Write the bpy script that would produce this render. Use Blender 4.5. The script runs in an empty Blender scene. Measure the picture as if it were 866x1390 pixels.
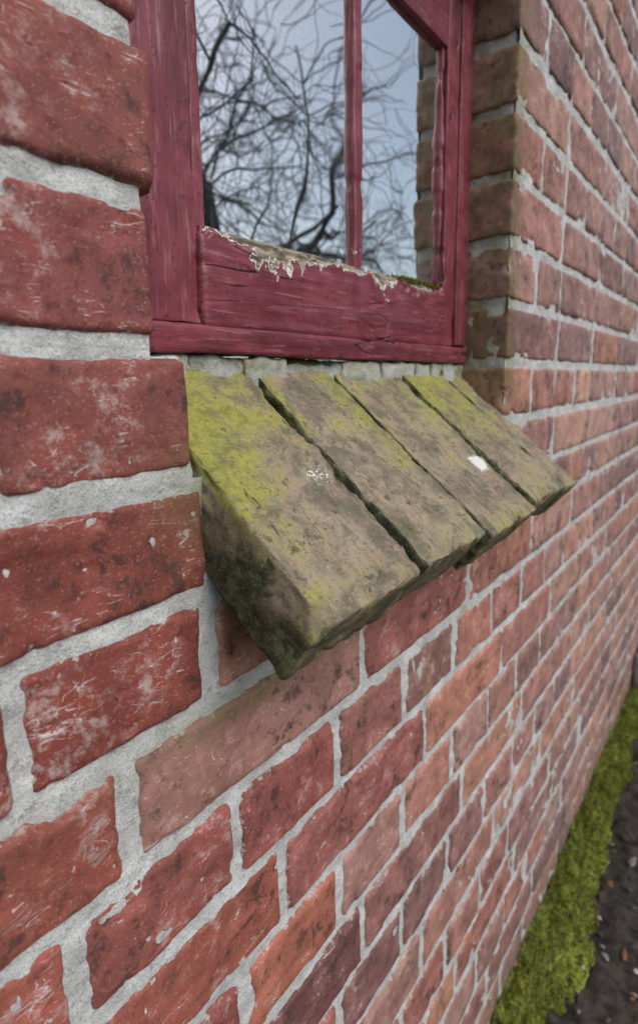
import bpy, math, random
import numpy as np
from mathutils import Matrix, Vector
S=0.26; H=4.4*S
rng=np.random.RandomState(7); random.seed(5)
scene=bpy.context.scene
# ---------------------------------------------------------------- noise
TN=rng.rand(64,64,64)*2-1
def vn(p,s,off=0.0):
    q=np.asarray(p)*s+off+100.0
    i=np.floor(q).astype(np.int64); f=q-i; f=f*f*(3-2*f)
    i0=i&63; i1=(i+1)&63
    r=0
    for dx in (0,1):
        wx=f[...,0] if dx else 1-f[...,0]; ix=(i1 if dx else i0)[...,0]
        for dy in (0,1):
            wy=f[...,1] if dy else 1-f[...,1]; iy=(i1 if dy else i0)[...,1]
            for dz in (0,1):
                wz=f[...,2] if dz else 1-f[...,2]; iz=(i1 if dz else i0)[...,2]
                r=r+wx*wy*wz*TN[ix,iy,iz]
    return r
def fbm(p,s,o=3,off=0.0):
    r=0;a=1.0
    for k in range(o): r=r+a*vn(p,s*2.03**k,off+k*7.3); a*=0.5
    return r
def sstep(a,b,x):
    t=np.clip((x-a)/(b-a),0,1); return t*t*(3-2*t)
def toW(P):
    return np.stack([P[:,0]*S,-P[:,1]*S,H-P[:,2]*S],1)
class Acc:
    def __init__(s): s.v=[];s.f=[];s.c=[];s.a=[];s.n=0
    def add(s,v,f,c=None,a=None):
        s.v.append(v); s.f.append(np.asarray(f)+s.n); n=len(v); s.n+=n
        s.c.append(np.ones((n,4)) if c is None else c); s.a.append(np.zeros(n) if a is None else a)
    def build(s,name,mat,parent=None,smooth=True,world=False):
        V=np.concatenate(s.v)
        if not world: V=toW(V)
        F=np.concatenate(s.f); me=bpy.data.meshes.new(name)
        k=F.shape[1]
        me.vertices.add(len(V)); me.vertices.foreach_set("co",V.astype(np.float32).ravel())
        me.loops.add(F.size); me.loops.foreach_set("vertex_index",F.astype(np.int32).ravel())
        me.polygons.add(len(F)); me.polygons.foreach_set("loop_start",np.arange(0,F.size,k,dtype=np.int32))
        me.polygons.foreach_set("loop_total",np.full(len(F),k,dtype=np.int32))
        me.update(calc_edges=True); me.validate()
        ca=me.attributes.new("bcol","FLOAT_COLOR","POINT"); ca.data.foreach_set("color",np.concatenate(s.c).astype(np.float32).ravel())
        aa=me.attributes.new("alg","FLOAT","POINT"); aa.data.foreach_set("value",np.concatenate(s.a).astype(np.float32))
        me.polygons.foreach_set("use_smooth",np.full(len(F),smooth))
        me.materials.append(mat)
        o=bpy.data.objects.new(name,me); scene.collection.objects.link(o)
        if parent: o.parent=parent
        return o
def empty(name):
    o=bpy.data.objects.new(name,None); scene.collection.objects.link(o); o.empty_display_size=0.1; return o
def gridfaces(nx,nz,flip=False):
    i,j=np.meshgrid(np.arange(nx-1),np.arange(nz-1),indexing='ij'); a=(i*nz+j).ravel()
    f=np.stack([a,a+nz,a+nz+1,a+1],1)
    return f[:,::-1] if flip else f
def rbox(lo,hi,sp,r):
    lo=np.array(lo,float);hi=np.array(hi,float)
    g=[]
    for k in range(3):
        n=max(2,int(round((hi[k]-lo[k]-2*r)/sp))+1)
        m=np.linspace(lo[k]+r,hi[k]-r,n); 
        g.append(np.concatenate([[lo[k],lo[k]+r*.45],m,[hi[k]-r*.45,hi[k]]]))
    V=[];F=[];c=0
    for ax in range(3):
        u,w=[k for k in range(3) if k!=ax]
        A,B=np.meshgrid(g[u],g[w],indexing='ij')
        for side in (0,1):
            P=np.zeros((A.size,3)); P[:,u]=A.ravel();P[:,w]=B.ravel();P[:,ax]=(hi if side else lo)[ax]
            V.append(P); flip=(side==0) ^ (ax==1)
            F.append(gridfaces(len(g[u]),len(g[w]),flip)+c); c+=len(P)
    V=np.concatenate(V);F=np.concatenate(F)
    key=np.round((V-lo)/1e-5).astype(np.int64)
    _,idx,inv=np.unique(key,axis=0,return_index=True,return_inverse=True)
    V=V[idx]; F=inv.ravel()[F]
    q=np.clip(V,lo+r,hi-r); d=V-q; L=np.linalg.norm(d,axis=1,keepdims=True); nrm=d/np.maximum(L,1e-9)
    V2=q+nrm*r
    dist=np.sort(np.minimum(V-lo,hi-V),axis=1)
    edge=1-np.clip(dist[:,1]/0.05,0,1)
    return V2,F,nrm,edge
# ---------------------------------------------------------------- node helpers
def newmat(name):
    m=bpy.data.materials.new(name); m.use_nodes=True; nt=m.node_tree
    for n in list(nt.nodes): nt.nodes.remove(n)
    out=nt.nodes.new('ShaderNodeOutputMaterial'); b=nt.nodes.new('ShaderNodeBsdfPrincipled')
    nt.links.new(b.outputs[0],out.inputs[0]); tc=nt.nodes.new('ShaderNodeTexCoord')
    return m,nt,b,tc.outputs['Object'],out
def noise(nt,vec,scale,detail=4,rough=.55,stretch=None,dist=0):
    if stretch:
        mp=nt.nodes.new('ShaderNodeMapping'); mp.inputs['Scale'].default_value=stretch
        nt.links.new(vec,mp.inputs['Vector']); vec=mp.outputs[0]
    n=nt.nodes.new('ShaderNodeTexNoise'); n.inputs['Scale'].default_value=scale; n.inputs['Detail'].default_value=detail
    n.inputs['Roughness'].default_value=rough; n.inputs['Distortion'].default_value=dist
    nt.links.new(vec,n.inputs['Vector']); return n.outputs['Fac']
def mr(nt,x,a,b,c=0.,d=1.,smooth=True):
    n=nt.nodes.new('ShaderNodeMapRange'); n.interpolation_type='SMOOTHSTEP' if smooth else 'LINEAR'
    if a>b: a,b,c,d=b,a,d,c
    n.inputs['From Min'].default_value=a;n.inputs['From Max'].default_value=b;n.inputs['To Min'].default_value=c;n.inputs['To Max'].default_value=d
    nt.links.new(x,n.inputs['Value']); return n.outputs[0]
def mth(nt,op,a,b=None,clamp=False):
    n=nt.nodes.new('ShaderNodeMath'); n.operation=op; n.use_clamp=clamp
    for i,x in enumerate((a,b)):
        if x is None: continue
        if isinstance(x,(int,float)): n.inputs[i].default_value=x
        else: nt.links.new(x,n.inputs[i])
    return n.outputs[0]
def mix(nt,f,a,b,mode='MIX'):
    n=nt.nodes.new('ShaderNodeMix'); n.data_type='RGBA'; n.blend_type=mode
    for s,x in ((n.inputs[0],f),(n.inputs[6],a),(n.inputs[7],b)):
        if isinstance(x,(int,float)): s.default_value=x
        elif isinstance(x,tuple): s.default_value=(*x,1)
        else: nt.links.new(x,s)
    return n.outputs[2]
def gray(nt,x):
    n=nt.nodes.new('ShaderNodeCombineColor')
    for i in range(3): nt.links.new(x,n.inputs[i])
    return n.outputs[0]
def attr(nt,name):
    n=nt.nodes.new('ShaderNodeAttribute'); n.attribute_name=name; return n
def bump(nt,b,hs):
    prev=None
    for h,s,d in hs:
        n=nt.nodes.new('ShaderNodeBump'); n.inputs['Strength'].default_value=s; n.inputs['Distance'].default_value=d
        nt.links.new(h,n.inputs['Height'])
        if prev: nt.links.new(prev,n.inputs['Normal'])
        prev=n.outputs[0]
    nt.links.new(prev,b.inputs['Normal'])
# ---------------------------------------------------------------- materials
def mat_brick():
    m,nt,b,P,o=newmat("weathered_brick")
    a=attr(nt,"bcol"); al=attr(nt,"alg").outputs['Fac']
    n1=noise(nt,P,26,5,.6); n2=noise(nt,P,120,5,.65); n3=noise(nt,P,620,3,.6); n4=noise(nt,P,13,7,.74); n5=noise(nt,P,70,6,.78,dist=.3)
    c=mix(nt,1.0,a.outputs['Color'],gray(nt,mr(nt,n1,.3,.72,.72,1.28)),'MULTIPLY')
    c=mix(nt,mr(nt,n4,.42,.62,.4,0),c,mix(nt,1.0,c,(1.10,1.55,1.7),'MULTIPLY'))
    c=mix(nt,mr(nt,n2,.53,.68,0,.6),c,mix(nt,1.0,c,(.42,.38,.42),'MULTIPLY'))
    c=mix(nt,mr(nt,n3,.60,.68,0,.5),c,mix(nt,1.0,c,(.35,.3,.3),'MULTIPLY'))
    c=mix(nt,mr(nt,n3,.40,.32,0,.4),c,(.55,.36,.30))
    eff=mth(nt,'MULTIPLY',mr(nt,n4,.50,.62),mr(nt,n5,.47,.60))
    c=mix(nt,mth(nt,'MULTIPLY',eff,.6),c,(.50,.43,.41))
    dk=mth(nt,'MULTIPLY',mr(nt,n4,.50,.42),mr(nt,n5,.51,.55)); c=mix(nt,mth(nt,'MULTIPLY',dk,.85),c,(.07,.038,.036))
    for (scl,st,w_) in ((30,(1.,1.,5.),.010),(17,(.6,1.,1.6),.005)):
        sc=noise(nt,P,scl,2,.5,stretch=st,dist=.9); sc=mth(nt,'ABSOLUTE',mth(nt,'SUBTRACT',sc,.5))
        c=mix(nt,mth(nt,'MULTIPLY',mr(nt,sc,w_,w_*.25),mth(nt,'MULTIPLY',mr(nt,n1,.50,.56,0,.75),mr(nt,n2,.46,.52))),c,(.60,.56,.54))
    e=mth(nt,'ADD',a.outputs['Alpha'],mth(nt,'MULTIPLY',mth(nt,'SUBTRACT',n2,.5),2.4))
    c=mix(nt,mr(nt,e,.98,1.2,0,.75),c,(.48,.46,.43))
    g=mth(nt,'MULTIPLY',al,mr(nt,mth(nt,'ADD',n1,mth(nt,'MULTIPLY',n2,.4)),.50,.85))
    c=mix(nt,mth(nt,'MULTIPLY',g,.85,True),c,(.15,.145,.045))
    g2=mth(nt,'MULTIPLY',al,mr(nt,n4,.42,.6,0,.6)); c=mix(nt,g2,c,(.05,.036,.026))
    nt.links.new(c,b.inputs['Base Color'])
    nt.links.new(mr(nt,n2,.3,.7,.58,.9),b.inputs['Roughness']); b.inputs['Specular IOR Level'].default_value=.28
    bump(nt,b,[(n1,.15,.003),(n5,.7,.0013),(n2,.4,.0010),(n3,.6,.0005)])
    return m
def mat_mortar():
    m,nt,b,P,o=newmat("lime_mortar")
    al=attr(nt,"alg").outputs['Fac']
    n1=noise(nt,P,30,5,.6); n2=noise(nt,P,160,5,.7); n3=noise(nt,P,900,3,.7)
    c=mix(nt,mr(nt,n1,.35,.68),(.47,.49,.48),(.67,.70,.70))
    c=mix(nt,mr(nt,n2,.54,.66,0,.65),c,(.26,.26,.24))
    c=mix(nt,mr(nt,n3,.48,.38,0,.55),c,(.22,.22,.20))
    c=mix(nt,mr(nt,n3,.58,.68,0,.6),c,(.84,.85,.84))
    c=mix(nt,mth(nt,'MULTIPLY',al,mr(nt,n1,.38,.62,.25,1)),c,(.20,.21,.08))
    nt.links.new(c,b.inputs['Base Color']); b.inputs['Roughness'].default_value=.92; b.inputs['Specular IOR Level'].default_value=.2
    bump(nt,b,[(n1,.6,.003),(n2,1.,.0022),(n3,.9,.0008)])
    return m
def mat_sill():
    m,nt,b,P,o=newmat("mossy_sill_brick")
    a=attr(nt,"bcol"); al=attr(nt,"alg").outputs['Fac']
    n1=noise(nt,P,22,6,.68,dist=.5); n2=noise(nt,P,110,5,.7); n3=noise(nt,P,650,3,.65); n4=noise(nt,P,55,6,.75,dist=.5); n6=noise(nt,P,300,5,.7)
    gx=noise(nt,P,150,4,.65,stretch=(1.,.12,.12))
    c=mix(nt,mr(nt,n1,.40,.60),(.16,.14,.10),(.33,.275,.20))
    c=mix(nt,mr(nt,n4,.50,.60,0,.7),c,(.36,.26,.20))
    c=mix(nt,mr(nt,n4,.45,.38,0,.6),c,(.12,.12,.065))
    c=mix(nt,mr(nt,gx,.52,.66,0,.35),c,(.09,.078,.05))
    g=mth(nt,'ADD',al,mth(nt,'MULTIPLY',mth(nt,'SUBTRACT',n1,.5),2.1)); g=mth(nt,'ADD',g,mth(nt,'MULTIPLY',mth(nt,'SUBTRACT',n4,.5),1.4)); g=mth(nt,'ADD',g,mth(nt,'MULTIPLY',mth(nt,'SUBTRACT',n6,.5),.9))
    gc=mix(nt,mr(nt,n2,.35,.65),(.19,.205,.035),(.38,.38,.075))
    c=mix(nt,mr(nt,g,.40,1.10,0,.88),c,gc)
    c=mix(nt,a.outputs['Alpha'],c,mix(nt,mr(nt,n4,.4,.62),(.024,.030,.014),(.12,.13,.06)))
    c=mix(nt,mr(nt,n2,.56,.66,0,.75),c,(.07,.063,.035))
    c=mix(nt,mr(nt,n6,.57,.65,0,.55),c,(.06,.052,.033))
    c=mix(nt,mr(nt,n3,.42,.34,0,.35),c,(.50,.47,.33))
    sx=noise(nt,P,9,2,.5,stretch=(3.2,.55,.55),dist=.8); sx=mth(nt,'ABSOLUTE',mth(nt,'SUBTRACT',sx,.5))
    c=mix(nt,mth(nt,'MULTIPLY',mr(nt,sx,.004,.001),mr(nt,n1,.50,.56,0,.7)),c,(.03,.026,.018))
    w=mth(nt,'ADD',a.outputs['Color'],mth(nt,'MULTIPLY',mth(nt,'SUBTRACT',n6,.5),1.6))
    c=mix(nt,mr(nt,w,.62,.74,0,.85),c,(.76,.78,.76))
    nt.links.new(c,b.inputs['Base Color']); b.inputs['Roughness'].default_value=.88; b.inputs['Specular IOR Level'].default_value=.2
    bump(nt,b,[(n4,.5,.003),(gx,.2,.0015),(n2,.6,.0016),(n6,.7,.0010)])
    return m
def mat_paint(name,stretch):
    m,nt,b,P,o=newmat(name)
    pl=attr(nt,"alg").outputs['Fac']
    gr=noise(nt,P,60,5,.65,stretch=stretch,dist=.3); gf=noise(nt,P,300,3,.6,stretch=stretch); n1=noise(nt,P,30,5,.6); n2=noise(nt,P,150,6,.7); n3=noise(nt,P,45,4,.6,dist=1.5)
    c=mix(nt,mr(nt,n1,.35,.68),(.155,.028,.040),(.235,.053,.074))
    c=mix(nt,mr(nt,gr,.50,.64,0,.6),c,(.095,.020,.028))
    c=mix(nt,mr(nt,gf,.55,.68,0,.4),c,(.38,.19,.21))
    c=mix(nt,mr(nt,n2,.58,.64,0,.75),c,(.05,.018,.020))
    q=mth(nt,'ADD',pl,mth(nt,'MULTIPLY',mth(nt,'SUBTRACT',n2,.5),.35)); q=mth(nt,'ADD',q,mth(nt,'MULTIPLY',mth(nt,'SUBTRACT',n3,.5),1.3))
    wood=mix(nt,mr(nt,gf,.4,.6),(.10,.085,.06),(.34,.30,.23))
    pe=mix(nt,mr(nt,q,.57,.59),(.74,.72,.67),wood)
    c=mix(nt,mr(nt,q,.53,.535),c,pe)
    ck=noise(nt,P,20,3,.5,stretch=stretch,dist=.5); ckm=mth(nt,'MULTIPLY',mr(nt,mth(nt,'ABSOLUTE',mth(nt,'SUBTRACT',ck,.5)),.0,.007,1,0),mr(nt,n1,.46,.51))
    c=mix(nt,ckm,c,(.025,.010,.010))
    nt.links.new(c,b.inputs['Base Color'])
    nt.links.new(mix(nt,mr(nt,q,.53,.55),gray(nt,mr(nt,n2,.3,.7,.34,.55)),(.85,.85,.85)),b.inputs['Roughness'])
    b.inputs['Specular IOR Level'].default_value=.42
    h=mth(nt,'SUBTRACT',gr,mth(nt,'MULTIPLY',ckm,1.5))
    bump(nt,b,[(mr(nt,q,.52,.54,1,0),1.0,.0022),(n3,.2,.002),(h,.6,.002),(gf,.45,.0008),(n2,.3,.0007)])
    return m
def mat_glass():
    m,nt,b,P,o=newmat("old_window_glass")
    n1=noise(nt,P,420,4,.75); n2=noise(nt,P,12,4,.6); n3=noise(nt,P,7,2,.5)
    d=nt.nodes.new('ShaderNodeBsdfDiffuse'); nt.links.new(mix(nt,mr(nt,n2,.35,.65),(.08,.12,.13),(.22,.27,.29)),d.inputs[0])
    g=nt.nodes.new('ShaderNodeBsdfGlossy'); g.inputs['Color'].default_value=(1.,.955,.87,1); g.inputs['Roughness'].default_value=.012
    bp=nt.nodes.new('ShaderNodeBump'); bp.inputs['Strength'].default_value=.08; bp.inputs['Distance'].default_value=.01
    nt.links.new(n3,bp.inputs['Height']); nt.links.new(bp.outputs[0],g.inputs['Normal'])
    f=mth(nt,'MULTIPLY',mr(nt,n1,.56,.68,1,.62),mr(nt,n2,.3,.7,.95,.82))
    mx=nt.nodes.new('ShaderNodeMixShader'); nt.links.new(f,mx.inputs[0]); nt.links.new(d.outputs[0],mx.inputs[1]); nt.links.new(g.outputs[0],mx.inputs[2])
    nt.links.new(mx.outputs[0],o.inputs[0]); return m
def mat_simple(name,c1,c2,s,rough=.9,bs=.6,bd=.003):
    m,nt,b,P,o=newmat(name)
    n1=noise(nt,P,s,6,.65); n2=noise(nt,P,s*6,4,.6)
    c=mix(nt,mr(nt,n1,.35,.65),c1,c2); c=mix(nt,mr(nt,n2,.55,.7,0,.5),c,mix(nt,1.,c,(.4,.4,.4),'MULTIPLY'))
    nt.links.new(c,b.inputs['Base Color']); b.inputs['Roughness'].default_value=rough; b.inputs['Specular IOR Level'].default_value=.25
    bump(nt,b,[(n1,bs,bd),(n2,bs,bd*.3)]); return m
def mat_attr(name,rough=.8):
    m,nt,b,P,o=newmat(name); a=attr(nt,"bcol"); n=noise(nt,P,200,3)
    nt.links.new(mix(nt,1.,a.outputs['Color'],gray(nt,mr(nt,n,.3,.7,.7,1.3)),'MULTIPLY'),b.inputs['Base Color']); b.inputs['Roughness'].default_value=rough
    b.inputs['Specular IOR Level'].default_value=.25; return m
M_brick=mat_brick(); M_mort=mat_mortar(); M_sill=mat_sill(); M_pv=mat_paint("maroon_paint_upright",(1.,1.,.10)); M_ph=mat_paint("maroon_paint_rail",(.10,1.,1.)); M_glass=mat_glass()
# ---------------------------------------------------------------- wall layout
XL,XR=-3.0,24.0
PIT=.2914; Z0=-.0449; BH=.232
OL,OR=.735,2.79; OT=-1.86
PAL=np.array([[.31,.085,.055],[.35,.11,.070],[.25,.070,.058],[.40,.17,.105],[.26,.09,.075],[.35,.165,.13],[.19,.080,.070],[.36,.13,.09],[.29,.095,.078],[.16,.06,.055]])
def bcolor(x,z):
    c=PAL[rng.randint(len(PAL))]*rng.uniform(.85,1.15)
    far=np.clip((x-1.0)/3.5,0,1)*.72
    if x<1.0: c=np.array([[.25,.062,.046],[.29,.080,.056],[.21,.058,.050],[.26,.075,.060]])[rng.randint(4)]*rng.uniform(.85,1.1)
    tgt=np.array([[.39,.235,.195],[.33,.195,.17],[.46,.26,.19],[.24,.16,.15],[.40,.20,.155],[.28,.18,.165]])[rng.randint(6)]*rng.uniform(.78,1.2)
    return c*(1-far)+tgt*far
def algae(P):
    X,pr,Z=P[:,0],P[:,1],P[:,2]
    a=.85*np.exp(-(((X-1.0)/.38)**2+((Z-.835)/.045)**2))
    a=np.maximum(a,.75*np.exp(-(((X-.82)/.12)**2+((Z-.25)/.14)**2)))
    a=np.maximum(a,.9*np.exp(-((X-2.80)/.13)**2)*sstep(.35,.0,Z)*sstep(-3,-1,Z))
    a=np.maximum(a,.75*sstep(-.02,-.10,pr)*sstep(2.6,2.7,X)*sstep(3.0,2.9,X))
    a=np.maximum(a,.4*sstep(3.6,4.4,Z))
    a=np.maximum(a,.5*sstep(.75,.5,Z)*sstep(.3,.45,Z)*sstep(.8,.9,X)*sstep(2.9,2.7,X))
    return a
def brick_hf(acc,x0,x1,z0,z1,sp):
    e=.013; X0,X1,Zt,Zb=x0-e,x1+e,z0-e,z1+e
    nx=max(5,int((X1-X0)/sp));nz=max(5,int((Zb-Zt)/sp))
    def g(a,b,n): 
        t=np.linspace(0,1,n); return np.concatenate([[a,a+.002,a+.009],a+.016+(b-a-.032)*t,[b-.009,b-.002,b]])
    xs=g(X0,X1,nx);zs=g(Zt,Zb,nz); nx=len(xs);nz=len(zs)
    A,B=np.meshgrid(xs,zs,indexing='ij');A=A.ravel();B=B.ravel()
    P=np.stack([A,np.zeros_like(A),B],1); off=rng.uniform(0,50)
    dx=np.minimum(A-X0,X1-A);dz=np.minimum(B-Zt,Zb-B); rr=.020
    ddx=np.maximum(rr-dx,0);ddz=np.maximum(rr-dz,0); d=rr-np.sqrt(ddx**2+ddz**2)
    d=np.where((ddx==0)&(ddz==0),np.minimum(dx,dz),d)
    big=vn(P,10,off); d=d-.004+.0045*vn(P,12,off)+.0030*vn(P,34,off)+.0008*vn(P,90,off)-.022*sstep(.5,.85,big)*(np.minimum(dx,dz)<.06)
    r=.011; t=np.clip(1-d/r,0,1.8)
    h=-.015*t**1.4
    h=h+.0025*vn(P,4,off)+.0018*fbm(P,18,3,off)+.0008*vn(P,80,off)
    pits=vn(P,34,off+3); h=h-.007*sstep(.6,.78,pits)-.005*sstep(.28,.34,vn(P,8,off+8))
    h=h+rng.uniform(-.003,.005)+rng.uniform(-.010,.010)*(A-x0)+rng.uniform(-.015,.015)*(B-z0)
    rim=(np.minimum(dx,dz)<1e-6); h=np.where(rim,-.09,h)
    P[:,1]=h
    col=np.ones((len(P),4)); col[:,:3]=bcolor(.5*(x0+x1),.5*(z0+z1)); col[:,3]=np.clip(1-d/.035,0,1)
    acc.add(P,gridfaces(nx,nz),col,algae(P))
def brick_box(acc,x0,x1,z0,z1,dep,sp,r=.014,rough=1.0,col=None):
    V,F,N,E=rbox((x0,-dep,z0-.008),(x1,0.0,z1+.008),sp,r); off=rng.uniform(0,50)
    dsp=.004*vn(V,6,off)+.003*fbm(V,18,3,off)*rough-.022*rough*E*sstep(.2,.6,vn(V,11,off+9))-.006*E*rough*np.abs(vn(V,35,off))-.004*sstep(.28,.34,vn(V,8,off+8))
    V=V+N*dsp[:,None]
    c=np.ones((len(V),4)); c[:,:3]=bcolor(.5*(x0+x1),.5*(z0+z1)) if col is None else col; c[:,3]=E*.6
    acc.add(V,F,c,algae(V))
bricks=Acc()
def spacing(x,z):
    if -.1<x<2.2 and -1.2<z<1.8: return .0105
    if -.2<x<3.3 and -2.2<z<2.4: return .015
    if x<5.5 and -3<z<3.4: return .028
    return .06
for k in range(-30,16):
    zt=Z0+k*PIT; zb=zt+BH; zj=rng.uniform(-.004,.004); zt+=zj; zb+=zj+rng.uniform(-.008,.004)
    stretch=(k%2!=0); per=.93 if stretch else .465; L=.868 if stretch else .402
    if stretch: anc=.60 if (k%4)==3 else 1.10
    else: anc=.917
    if k==2: anc=.858
    segs=[]
    if k<=-10 or k>=2: ranges=[(XL,XR,anc)]
    elif k<=-7: ranges=[(XL,.55,anc),(2.97,XR,2.97)]
    else:
        le={0:.795,1:.825,-1:.722,-2:.740}.get(k,OL+rng.uniform(-.01,.014)); ranges=[(XL,le,le+.062),(OR+(.03 if k==1 else rng.uniform(-.008,.008)),XR,None)]
    for (r0,r1,an) in ranges:
        if an is None: an=r0
        x=an-per*math.ceil((an-r0)/per)
        while x<r1:
            a0=x+rng.uniform(-.008,.008);a1=x+L+rng.uniform(-.008,.008)
            a0=max(a0,r0);a1=min(a1,r1)
            if a1-a0>.08: segs.append((a0,a1,r0,r1))
            x+=per
    for a0,a1,r0,r1 in segs:
        sp=spacing(.5*(a0+a1),.5*(zt+zb))
        if -6<=k<=1 and (abs(a1-r1)<1e-6 and r1<1.0): brick_box(bricks,a0,a1,zt,zb,.45,sp,rough=1.7 if k==0 else 1.,r=.022 if k==0 else .015)
        elif -6<=k<=1 and (abs(a0-r0)<.012 and r0>2.7): brick_box(bricks,min(a0,r0),a1,zt,zb,.45,max(sp,.014),r=.014)
        else: brick_hf(bricks,a0,a1,zt,zb,sp)
x=.60
while x<2.90:
    brick_box(bricks,x,x+.225,Z0-9*PIT,OT-.03,.45,.03,r=.02); x+=.262
wall=empty("brick_wall")
bricks.build("brick_courses",M_brick,wall)
xs=np.concatenate([np.arange(XL,-.1,.08),np.arange(-.1,3.3,.0125),np.arange(3.3,6,.03),np.arange(6,XR+.1,.09)])
zs=np.concatenate([np.arange(-8.8,-2.2,.07),np.arange(-2.2,2.3,.0135),np.arange(2.3,4.7,.035)])
A,B=np.meshgrid(xs,zs,indexing='ij');A=A.ravel();B=B.ravel();P=np.stack([A,0*A,B],1)
P[:,1]=-.0115+.0050*fbm(P,9,2)+.0045*fbm(P,33,3,5)
nz=len(zs);F=gridfaces(len(xs),nz); cx_=P[F].mean(1)
inop=((cx_[:,0]>OL-.02)&(cx_[:,0]<OR+.015)&(cx_[:,2]>OT)&(cx_[:,2]<-.02))
inop|=((cx_[:,0]>.80)&(cx_[:,0]<2.80)&(cx_[:,2]>-.06)&(cx_[:,2]<.21))
mort=Acc(); F=F[~inop]; mort.add(P,F,None,algae(P))
mort.build("mortar_joints",M_mort,wall)
fill=Acc()
def mbox(acc,lo,hi,sp=.02,r=.01,amp=.008,al=0.,s=22):
    V,F,N,E=rbox(lo,hi,sp,r); V=V+N*(amp*fbm(V,s,3,3.3))[:,None]; acc.add(V,F,None,np.maximum(algae(V),np.maximum(al,.35*(V[:,0]>2.6))))
mbox(fill,(.45,-.5,OT),(OL-.026,-.02,-.05)); mbox(fill,(OR+.014,-.5,OT-.02),(3.15,-.022,.6)); mbox(fill,(.45,-.5,-.06),(.805,-.03,.62))
mbox(fill,(.72,-.60,-.060),(2.80,-.262,.10),.014,al=.6,amp=.012)
x=.80
while x<2.75:
    w_=rng.uniform(.08,.30)
    if not (1.22<x<1.45): mbox(fill,(x,-.5,-.074),(min(x+w_,2.79),-.232-rng.uniform(0,.02),.07),.012,al=rng.uniform(.3,.8),amp=.012,s=16,r=.015)
    x+=w_+rng.uniform(.0,.03)
mbox(fill,(.5,-.5,OT-.05),(2.95,-.03,OT+.0),.05)
mbox(fill,(XL,-1.2,-8.8),(.45,-.10,4.7),.5,.02,0); mbox(fill,(3.15,-1.2,-8.8),(XR,-.10,4.7),.5,.02,0)
mbox(fill,(.452,-1.2,.60),(3.148,-.10,4.7),.5,.02,0); mbox(fill,(.452,-1.2,-8.8),(3.148,-.10,OT-.06),.5,.02,0)
fill.build("wall_core",M_mort,wall)
# ---------------------------------------------------------------- sloping brick sill
sill=empty("window_sill")
fw=np.array([.77,.637]); fw/=np.linalg.norm(fw); nu=np.array([fw[1],-fw[0]])
P1=np.array([.372,.492])
edges=[(.822,1.238),(1.256,1.663),(1.684,2.143),(2.164,2.598),(2.614,2.795)]
SB=Acc()
for i,(x0,x1) in enumerate(edges):
    off=11.7*i+2; Ls=.90; T=.195 if i else .215; dj=[0,-.006,.012,-.010,.0][i]; tj=[0,.007,-.005,.006,-.007][i]
    V,F,N,E=rbox((x0,-Ls,-T),(x1,0,0),.0085,.010)
    cor=sstep(.12,.0,-V[:,1])
    dsp=.0045*vn(V,5,off)+.0035*fbm(V,16,3,off)+.0014*vn(V,70,off)-.038*E*sstep(.15,.60,vn(V,9,off+3))*(.3+.7*cor)-.010*E*np.abs(vn(V,30,off))
    dsp-=.006*sstep(.45,.65,vn(V,20,off+5))+.004*sstep(.2,.3,vn(V,7,off+1))
    V=V+N*dsp[:,None]
    if i==0:
        dd=(V[:,0]-x0)+(-V[:,1])*.8+(-V[:,2])*.9; q=np.clip(.07-dd,0,1); V[:,1]-=.3*q; V[:,0]+=.3*q; V[:,2]-=.2*q
    u=V[:,1]+dj; t=V[:,2]+tj+.012*(V[:,0]-x0)*(-1)**i
    Q=np.stack([V[:,0],P1[0]+fw[0]*u+nu[0]*t,P1[1]+fw[1]*u+nu[1]*t],1)
    X,pr=Q[:,0],Q[:,1]
    al=.30+.50*sstep(.15,-.15,pr)*(.35+.65*(X<1.3))+.55*np.exp(-((X-.86)/.12)**2)*sstep(.33,.05,pr)
    al+=.45*np.exp(-((X-2.35)/.35)**2)*sstep(.36,-.05,pr)+.40*np.exp(-((X-1.62)/.09)**2)*sstep(.3,.05,pr)
    al+=.22*sstep(.25,.36,pr)
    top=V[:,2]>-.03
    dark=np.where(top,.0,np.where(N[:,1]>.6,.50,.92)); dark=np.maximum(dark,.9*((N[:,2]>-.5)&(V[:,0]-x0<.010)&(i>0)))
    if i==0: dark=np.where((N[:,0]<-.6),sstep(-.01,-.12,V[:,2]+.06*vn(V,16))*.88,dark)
    w=.60*np.exp(-(((X-1.15)/.10)**2+((pr-.085)/.045)**2)**1.5)
    w=np.maximum(w,1.0*np.exp(-(((X-2.058)/.06)**2+((pr-.165)/.045)**2+.5*vn(Q,18))**2))*(V[:,2]>-.05)
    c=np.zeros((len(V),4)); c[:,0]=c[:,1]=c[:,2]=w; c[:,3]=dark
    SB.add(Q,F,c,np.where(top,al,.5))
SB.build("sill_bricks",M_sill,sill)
SM=Acc()
V,F,N,E=rbox((.84,-.86,-.19),(2.785,-.035,-.034),.014,.01)
V=V+N*(.010*fbm(V,20,3))[:,None]
Q=np.stack([V[:,0],P1[0]+fw[0]*V[:,1]+nu[0]*V[:,2],P1[1]+fw[1]*V[:,1]+nu[1]*V[:,2]],1)
SM.add(Q,F,np.tile([0,0,0,.85],(len(Q),1)),np.full(len(Q),.1))
SM.build("sill_joints",M_sill,sill)
BM=Acc(); mbox(BM,(.835,-.12,.42),(2.79,-.006,.53),.012,.012,.014,al=.2)
BM.build("sill_bedding_mortar",M_mort,sill)
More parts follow.
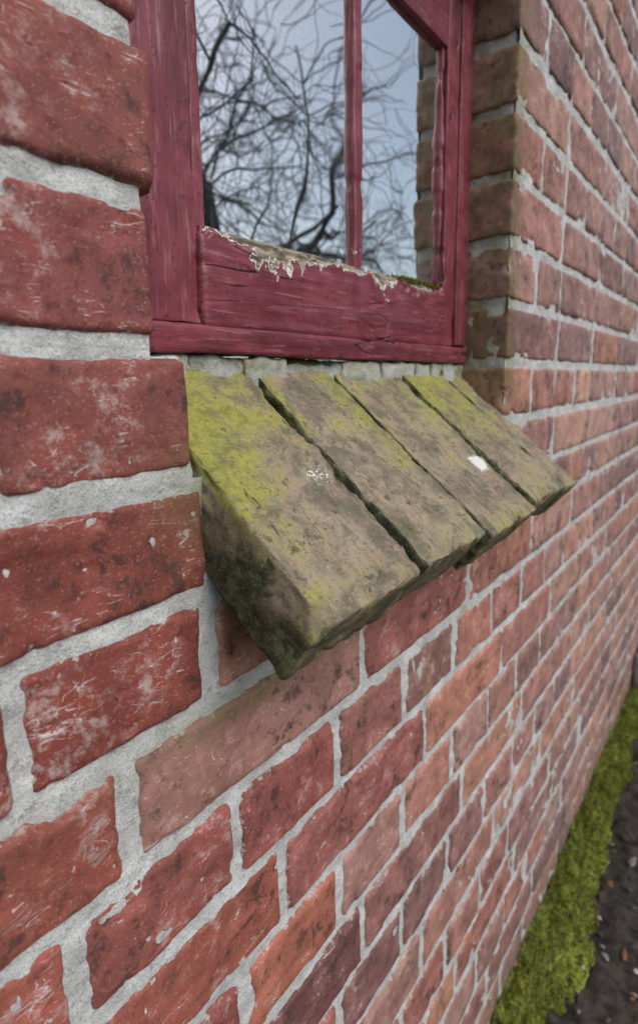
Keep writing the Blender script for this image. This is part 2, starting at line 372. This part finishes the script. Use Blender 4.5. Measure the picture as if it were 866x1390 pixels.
# ---------------------------------------------------------------- window
win=empty("window"); WD=-.235
def plank(acc,x0,x1,z0,z1,front,dep=.12,r=.006,sp=.0075,vert=True,amp=1.,peel=None,extra=None):
    V,F,N,E=rbox((x0,front-dep,z0),(x1,front,z1),sp,r); off=rng.uniform(0,60)
    st=np.array([1,1,.12]) if vert else np.array([.12,1,1])
    d=.0022*vn(V*st,22,off)+.0012*vn(V*st,60,off)+.0012*vn(V,9,off)-.006*E*sstep(.2,.8,vn(V,16,off))
    pl=np.zeros(len(V)) if peel is None else peel(V)
    d=d*amp-.004*sstep(.45,.6,pl)
    if extra is not None: d=d+extra(V)
    V=V+N*d[:,None]; acc.add(V,F,None,pl)
WV=Acc();WH=Acc()
ZT,ZB=-1.46,-.425
nopeel=lambda V:.10+.12*vn(V,4,8)
def stile_peel(V): return .12+.14*vn(V,5,2)+.20*sstep(-.5,-.40,V[:,2])*sstep(-.1,-.4,V[:,2])*sstep(1.00,1.06,V[:,0])
def rail_peel(V):
    X,Z=V[:,0],V[:,2]
    p=.10+.14*vn(V,6,4)+.30*sstep(ZB+.045,ZB,Z)
    for cx0,w_,h_,a_ in ((1.34,.13,.15,.60),(1.20,.08,.06,.40),(1.50,.09,.06,.40),(1.98,.11,.11,.60),(1.60,.06,.08,.35),(2.30,.16,.065,.5),(1.75,.09,.06,.5)):
        p=p+a_*np.exp(-((X-cx0)/w_)**2-((Z-ZB)/h_)**2)
    return p
def rail_extra(V):
    X,Z=V[:,0],V[:,2]
    rag=ZB+.030+.026*vn(V*np.array([1,0,0]),12,2)+.014*vn(V*np.array([1,0,0]),45,2)
    lay=.013*sstep(-.003,.003,Z-rag)
    rid=np.abs(vn(V*np.array([.35,1,1]),22,5)); return lay-.005*sstep(.08,.0,rid)*sstep(.0,.3,vn(V,5,9))
plank(WV,.69,.80,-1.84,-.165,WD+.012,vert=True,sp=.02)
plank(WV,.803,1.048,-1.70,-.160,WD,peel=stile_peel,amp=1.3)
plank(WV,1.050,1.092,ZT-.02,ZB+.02,WD-.014,r=.01,dep=.06,peel=nopeel)
plank(WV,2.668,2.81,-1.84,-.165,WD+.010,peel=nopeel)
plank(WV,2.545,2.664,-1.70,-.160,WD,peel=stile_peel)
plank(WV,2.515,2.543,ZT-.02,ZB+.02,WD-.010,r=.01,dep=.06,amp=3.5,peel=nopeel)
plank(WV,1.806,1.866,ZT-.02,ZB+.03,WD-.006,r=.014,dep=.045,amp=1.8,peel=lambda V:.14+.14*vn(V,6,2)+.24*sstep(-.56,-.42,V[:,2]))
plank(WH,1.052,2.542,ZB,-.162,WD+.004,vert=False,sp=.0050,amp=1.3,peel=rail_peel,extra=rail_extra)
plank(WH,1.052,2.542,-1.70,ZT,WD-.001,vert=False,sp=.02)
plank(WH,.69,2.81,-.156,-.078,WD+.018,vert=False,sp=.008,r=.010,peel=nopeel,amp=1.5)
plank(WH,.69,2.81,-1.85,-1.705,WD+.012,vert=False,sp=.03)
WV.build("frame_uprights",M_pv,win); WH.build("frame_rails",M_ph,win)
G=Acc()
for x0,x1 in ((1.06,1.83),(1.832,2.54)):
    V,F,N,E=rbox((x0,WD-.045,ZT-.03),(x1,WD-.032,ZB+.03),.3,.001); G.add(V,F)
G.build("glass_panes",M_glass,win,smooth=False)
# ---------------------------------------------------------------- moss helpers
M_moss=mat_attr("moss_green",.9)
def tufts(acc,n,posf,size,cols):
    P=posf(n); V=np.zeros((n,3,3)); ang=rng.rand(n)*6.283; L=size*rng.uniform(.5,1.3,n); w=L*.28
    t=np.stack([np.cos(ang),np.sin(ang),0*ang],1)
    lean=rng.normal(0,.5,(n,2))
    tip=np.stack([lean[:,0]*L,lean[:,1]*L,L],1)
    V[:,0]=P-t*w[:,None];V[:,1]=P+t*w[:,None];V[:,2]=P+tip
    c=np.ones((n,3,4)); base=cols[rng.randint(len(cols),size=n)]*rng.uniform(.7,1.3,(n,1)); c[:,:,:3]=base[:,None,:]; c[:,0:2,:3]*=.6
    acc.add(V.reshape(-1,3),np.arange(n*3).reshape(n,3),c.reshape(-1,4))
mcols=np.array([[.22,.27,.03],[.32,.34,.04],[.14,.19,.022],[.38,.36,.06],[.16,.13,.04]])
T=Acc()
def lp(n):
    x=np.where(rng.rand(n)<.6,rng.normal(2.22,.06,n),rng.normal(2.42,.04,n)); y=WD+rng.uniform(-.03,.008,n); z=ZB+rng.uniform(-.002,.012,n)
    return toW(np.stack([x,y,z],1))
tufts(T,2200,lp,.0032,mcols*.7)
T.build("ledge_moss",M_moss,win,False,world=True)
# ---------------------------------------------------------------- ground
def plane(name,size,z,mat,n=2):
    A=Acc(); xs=np.linspace(-size,size,n);A_,B_=np.meshgrid(xs,xs,indexing='ij')
    A.add(np.stack([A_.ravel(),B_.ravel(),np.full(A_.size,z)],1),gridfaces(n,n)); return A.build(name,mat,None,world=True)
M_soil=mat_simple("dark_soil",(.028,.024,.020),(.075,.065,.055),35,.95,.9,.01)
plane("ground",150,-.004,M_soil,3)
D=Acc(); xs=np.arange(.3,3.2,.008);ys=np.arange(-.9,.0,.008); A_,B_=np.meshgrid(xs,ys,indexing='ij')
P=np.stack([A_.ravel(),B_.ravel(),0*A_.ravel()],1); P[:,2]=.008+.010*fbm(P,30,4)+.012*vn(P,9)
D.add(P,gridfaces(len(xs),len(ys))); D.build("soil_bed",M_soil,None,world=True)
def mossw(x): return (.36+.08*vn(np.stack([x*6,0*x,0*x],1),1.,3)+.04*vn(np.stack([x*26,0*x,0*x],1),1.,3))*S
def mossh(x,y):
    P=np.stack([x,y,0*x],1); t=np.clip(-y/mossw(x),0,1); return (.026*(1-t**3)**.8+.014*vn(P,38,2)*(1-t)+.012*np.abs(vn(P,60,2))+.004*vn(P,120,2))
A=Acc(); xs=np.concatenate([np.arange(-.7,.7,.02),np.arange(.7,2.8,.005),np.arange(2.8,6.2,.02)]); ts=np.linspace(0,1.02,28)
A_,B_=np.meshgrid(xs,ts,indexing='ij');x=A_.ravel();y=-B_.ravel()*mossw(x)
c=np.ones((len(x),4)); P=np.stack([x,y,0*x],1); nn=fbm(P,25,3); c[:,:3]=np.array([.14,.17,.03])*(1+.5*nn[:,None])
A.add(np.stack([x,y,mossh(x,y)],1),gridfaces(len(xs),len(ts),True),c)
moss=A.build("moss",M_moss,None,world=True)
T=Acc()
def gp(n):
    x=rng.uniform(.75,2.9,n); y=-rng.uniform(0,1.0,n)**.9*mossw(x); return np.stack([x,y,mossh(x,y)-.001],1)
tufts(T,50000,gp,.0055,mcols); o=T.build("moss_shoots",M_moss,moss,False,world=True)
M_lit=mat_attr("litter_mixed",.85)
def blob():
    t=(1+5**.5)/2
    v=np.array([[-1,t,0],[1,t,0],[-1,-t,0],[1,-t,0],[0,-1,t],[0,1,t],[0,-1,-t],[0,1,-t],[t,0,-1],[t,0,1],[-t,0,-1],[-t,0,1]],float)/1.9
    f=np.array([[0,11,5],[0,5,1],[0,1,7],[0,7,10],[0,10,11],[1,5,9],[5,11,4],[11,10,2],[10,7,6],[7,1,8],[3,9,4],[3,4,2],[3,2,6],[3,6,8],[3,8,9],[4,9,5],[2,4,11],[6,2,10],[8,6,7],[9,8,1]])
    return v,f
bv,bf=blob(); A=Acc()
lc=np.array([[.07,.06,.05],[.12,.11,.10],[.24,.23,.21],[.06,.04,.025],[.17,.09,.04],[.45,.44,.41]])
for i in range(2200):
    x=rng.uniform(.5,3.1);y=-rng.uniform(.08,.85); s=rng.uniform(.002,.008)*(1 if rng.rand()<.88 else 2.2)
    v=bv*(1+.25*rng.randn(12,1))*s*rng.uniform(.5,1.3,(1,3))*np.array([1,1,.6]); a=rng.rand()*6.28
    R=np.array([[math.cos(a),-math.sin(a),0],[math.sin(a),math.cos(a),0],[0,0,1]]); v=v@R.T+np.array([x,y,.014])
    cc=np.ones((12,4)); cc[:,:3]=lc[rng.choice(6,p=[.26,.20,.16,.12,.16,.10])]*rng.uniform(.7,1.2); A.add(v,bf,cc)
A.build("gravel_litter",M_lit,None,False,world=True)
M_st=mat_simple("pale_stone",(.26,.26,.25),(.40,.40,.38),30,.9)
A=Acc(); V,F,N,E=rbox((8.2,.02,3.80),(9.7,.44,4.5),.05,.08); V=V+N*(.03*fbm(V,4,3))[:,None]; A.add(V,F); A.build("stone_block",M_st,None)
# ---------------------------------------------------------------- trees behind the viewer (seen reflected)
M_bark=mat_simple("tree_bark",(.030,.028,.025),(.075,.068,.058),20,.9)
def tube(acc,pts,rad,n):
    pts=np.array(pts);m=len(pts); V=[]
    for i in range(m):
        d=pts[min(i+1,m-1)]-pts[max(i-1,0)]; d/=np.linalg.norm(d)+1e-9
        a=np.cross(d,[0.3,.2,1.] if abs(d[2])<.9 else [1.,0,0]); a/=np.linalg.norm(a); b=np.cross(d,a)
        for k in range(n):
            t=6.2832*k/n; V.append(pts[i]+rad[i]*(math.cos(t)*a+math.sin(t)*b))
    F=[[i*n+k,i*n+(k+1)%n,(i+1)*n+(k+1)%n,(i+1)*n+k] for i in range(m-1) for k in range(n)]
    acc.add(np.array(V),np.array(F))
def grow(acc,p,d,L,r,lev,maxl,crown,NK):
    m=max(5,int(8-lev*.5)) ; pts=[p];rad=[r]; d=d/np.linalg.norm(d); step=L/m; kids=[]
    for i in range(m):
        d=d+rng.normal(0,.28 if lev else .05,3)+np.array([0,0,(.05 if lev<2 else -.06)]); d/=np.linalg.norm(d)
        p=p+d*step; pts.append(p); rad.append(r*(1-(.62 if lev else .3)*(i+1)/m)); kids.append((p,d.copy(),rad[-1]))
    tube(acc,pts,rad,7 if lev<2 else (4 if lev<4 else 3))
    if lev>=maxl: return
    for j in range(NK[lev]):
        i=rng.randint(1 if lev else m-3,m); q,dd,rr=kids[i]
        ax=rng.normal(0,1,3); ax-=ax.dot(dd)*dd; ax/=np.linalg.norm(ax)
        nd=dd*rng.uniform(.35,.8)+ax*rng.uniform(.6,1.0)
        if lev==0: nd=np.array([math.cos(j*2.4),math.sin(j*2.4),rng.uniform(.1,1.8)])
        grow(acc,q,nd,(crown*rng.uniform(.8,1.1) if lev==0 else L*rng.uniform(.5,.78)),max(rr*rng.uniform(.45,.68),.0075),lev+1,maxl,crown,NK)
for (x,y,h,r,cr,sd,ml,NK) in ((4.6,-5.1,2.6,.17,3.2,3,4,[10,6,5,4]),(9.0,-7.0,2.4,.14,2.6,8,4,[7,4,4,3])):
    rng=np.random.RandomState(sd); A=Acc(); grow(A,np.array([x,y,-.1]),np.array([0.04,0,1.]),h,r,0,ml,cr,NK)
    A.build("bare_tree",M_bark,None,world=True)
rng=np.random.RandomState(21)
M_leaf=mat_attr("hedge_leaf",.7); A=Acc()
n=26000; P=np.stack([rng.uniform(4,26,n),-13+rng.uniform(-1.2,1.2,n),rng.uniform(0,1,n)],1)
top=4.2+1.6*vn(np.stack([P[:,0],0*P[:,0],0*P[:,0]],1),.45)+.45*vn(P,1.6); P[:,2]*=top
V=P[:,None,:]+rng.normal(0,.09,(n,3,3)); c=np.ones((n,3,4)); c[:,:,:3]=(np.array([.05,.075,.03])*rng.uniform(.5,1.4,(n,1)))[:,None,:]
A.add(V.reshape(-1,3),np.arange(n*3).reshape(n,3),c.reshape(-1,4)); A.build("hedge",M_leaf,None,False,world=True)
# ---------------------------------------------------------------- light
w=bpy.data.worlds.new("World"); scene.world=w; w.use_nodes=True; nt=w.node_tree
bg=nt.nodes['Background']; sky=nt.nodes.new('ShaderNodeTexSky'); sky.sky_type='NISHITA'; sky.sun_disc=False
EL,AZ=math.radians(45),math.radians(182)
sky.sun_elevation=EL; sky.sun_rotation=AZ; sky.dust_density=3.0; sky.air_density=1.0; sky.ozone_density=1.0
nt.links.new(sky.outputs[0],bg.inputs[0]); bg.inputs[1].default_value=.15
sl=bpy.data.lights.new("sun","SUN"); sl.energy=1.5; sl.angle=math.radians(40); sl.color=(1,1,.99)
so=bpy.data.objects.new("sun",sl); scene.collection.objects.link(so)
dirv=Vector((math.sin(AZ)*math.cos(EL),math.cos(AZ)*math.cos(EL),math.sin(EL)))
so.rotation_euler=dirv.to_track_quat('Z','Y').to_euler()
# ---------------------------------------------------------------- camera
cam=bpy.data.cameras.new("camera"); co=bpy.data.objects.new("camera",cam); scene.collection.objects.link(co)
a=(.61854,-.78561,-.01519);u=(.14742,.09704,.98430);f=(.77180,.61107,-.17584)
M=Matrix(((a[0],u[0],-f[0],0),(a[1],u[1],-f[1],-S),(a[2],u[2],-f[2],H),(0,0,0,1)))
co.matrix_world=M
cam.sensor_fit='VERTICAL'; cam.sensor_height=36; cam.sensor_width=24; cam.lens=745.6/1390*36; cam.shift_y=-45/1390
cam.clip_start=.01; cam.clip_end=500
cam.dof.use_dof=True; cam.dof.focus_distance=.38; cam.dof.aperture_fstop=6.5
scene.camera=co
scene.view_settings.view_transform='Standard'; scene.view_settings.look='None'; scene.view_settings.exposure=0
print("verts",sum(len(o.data.vertices) for o in bpy.data.objects if o.type=='MESH'))
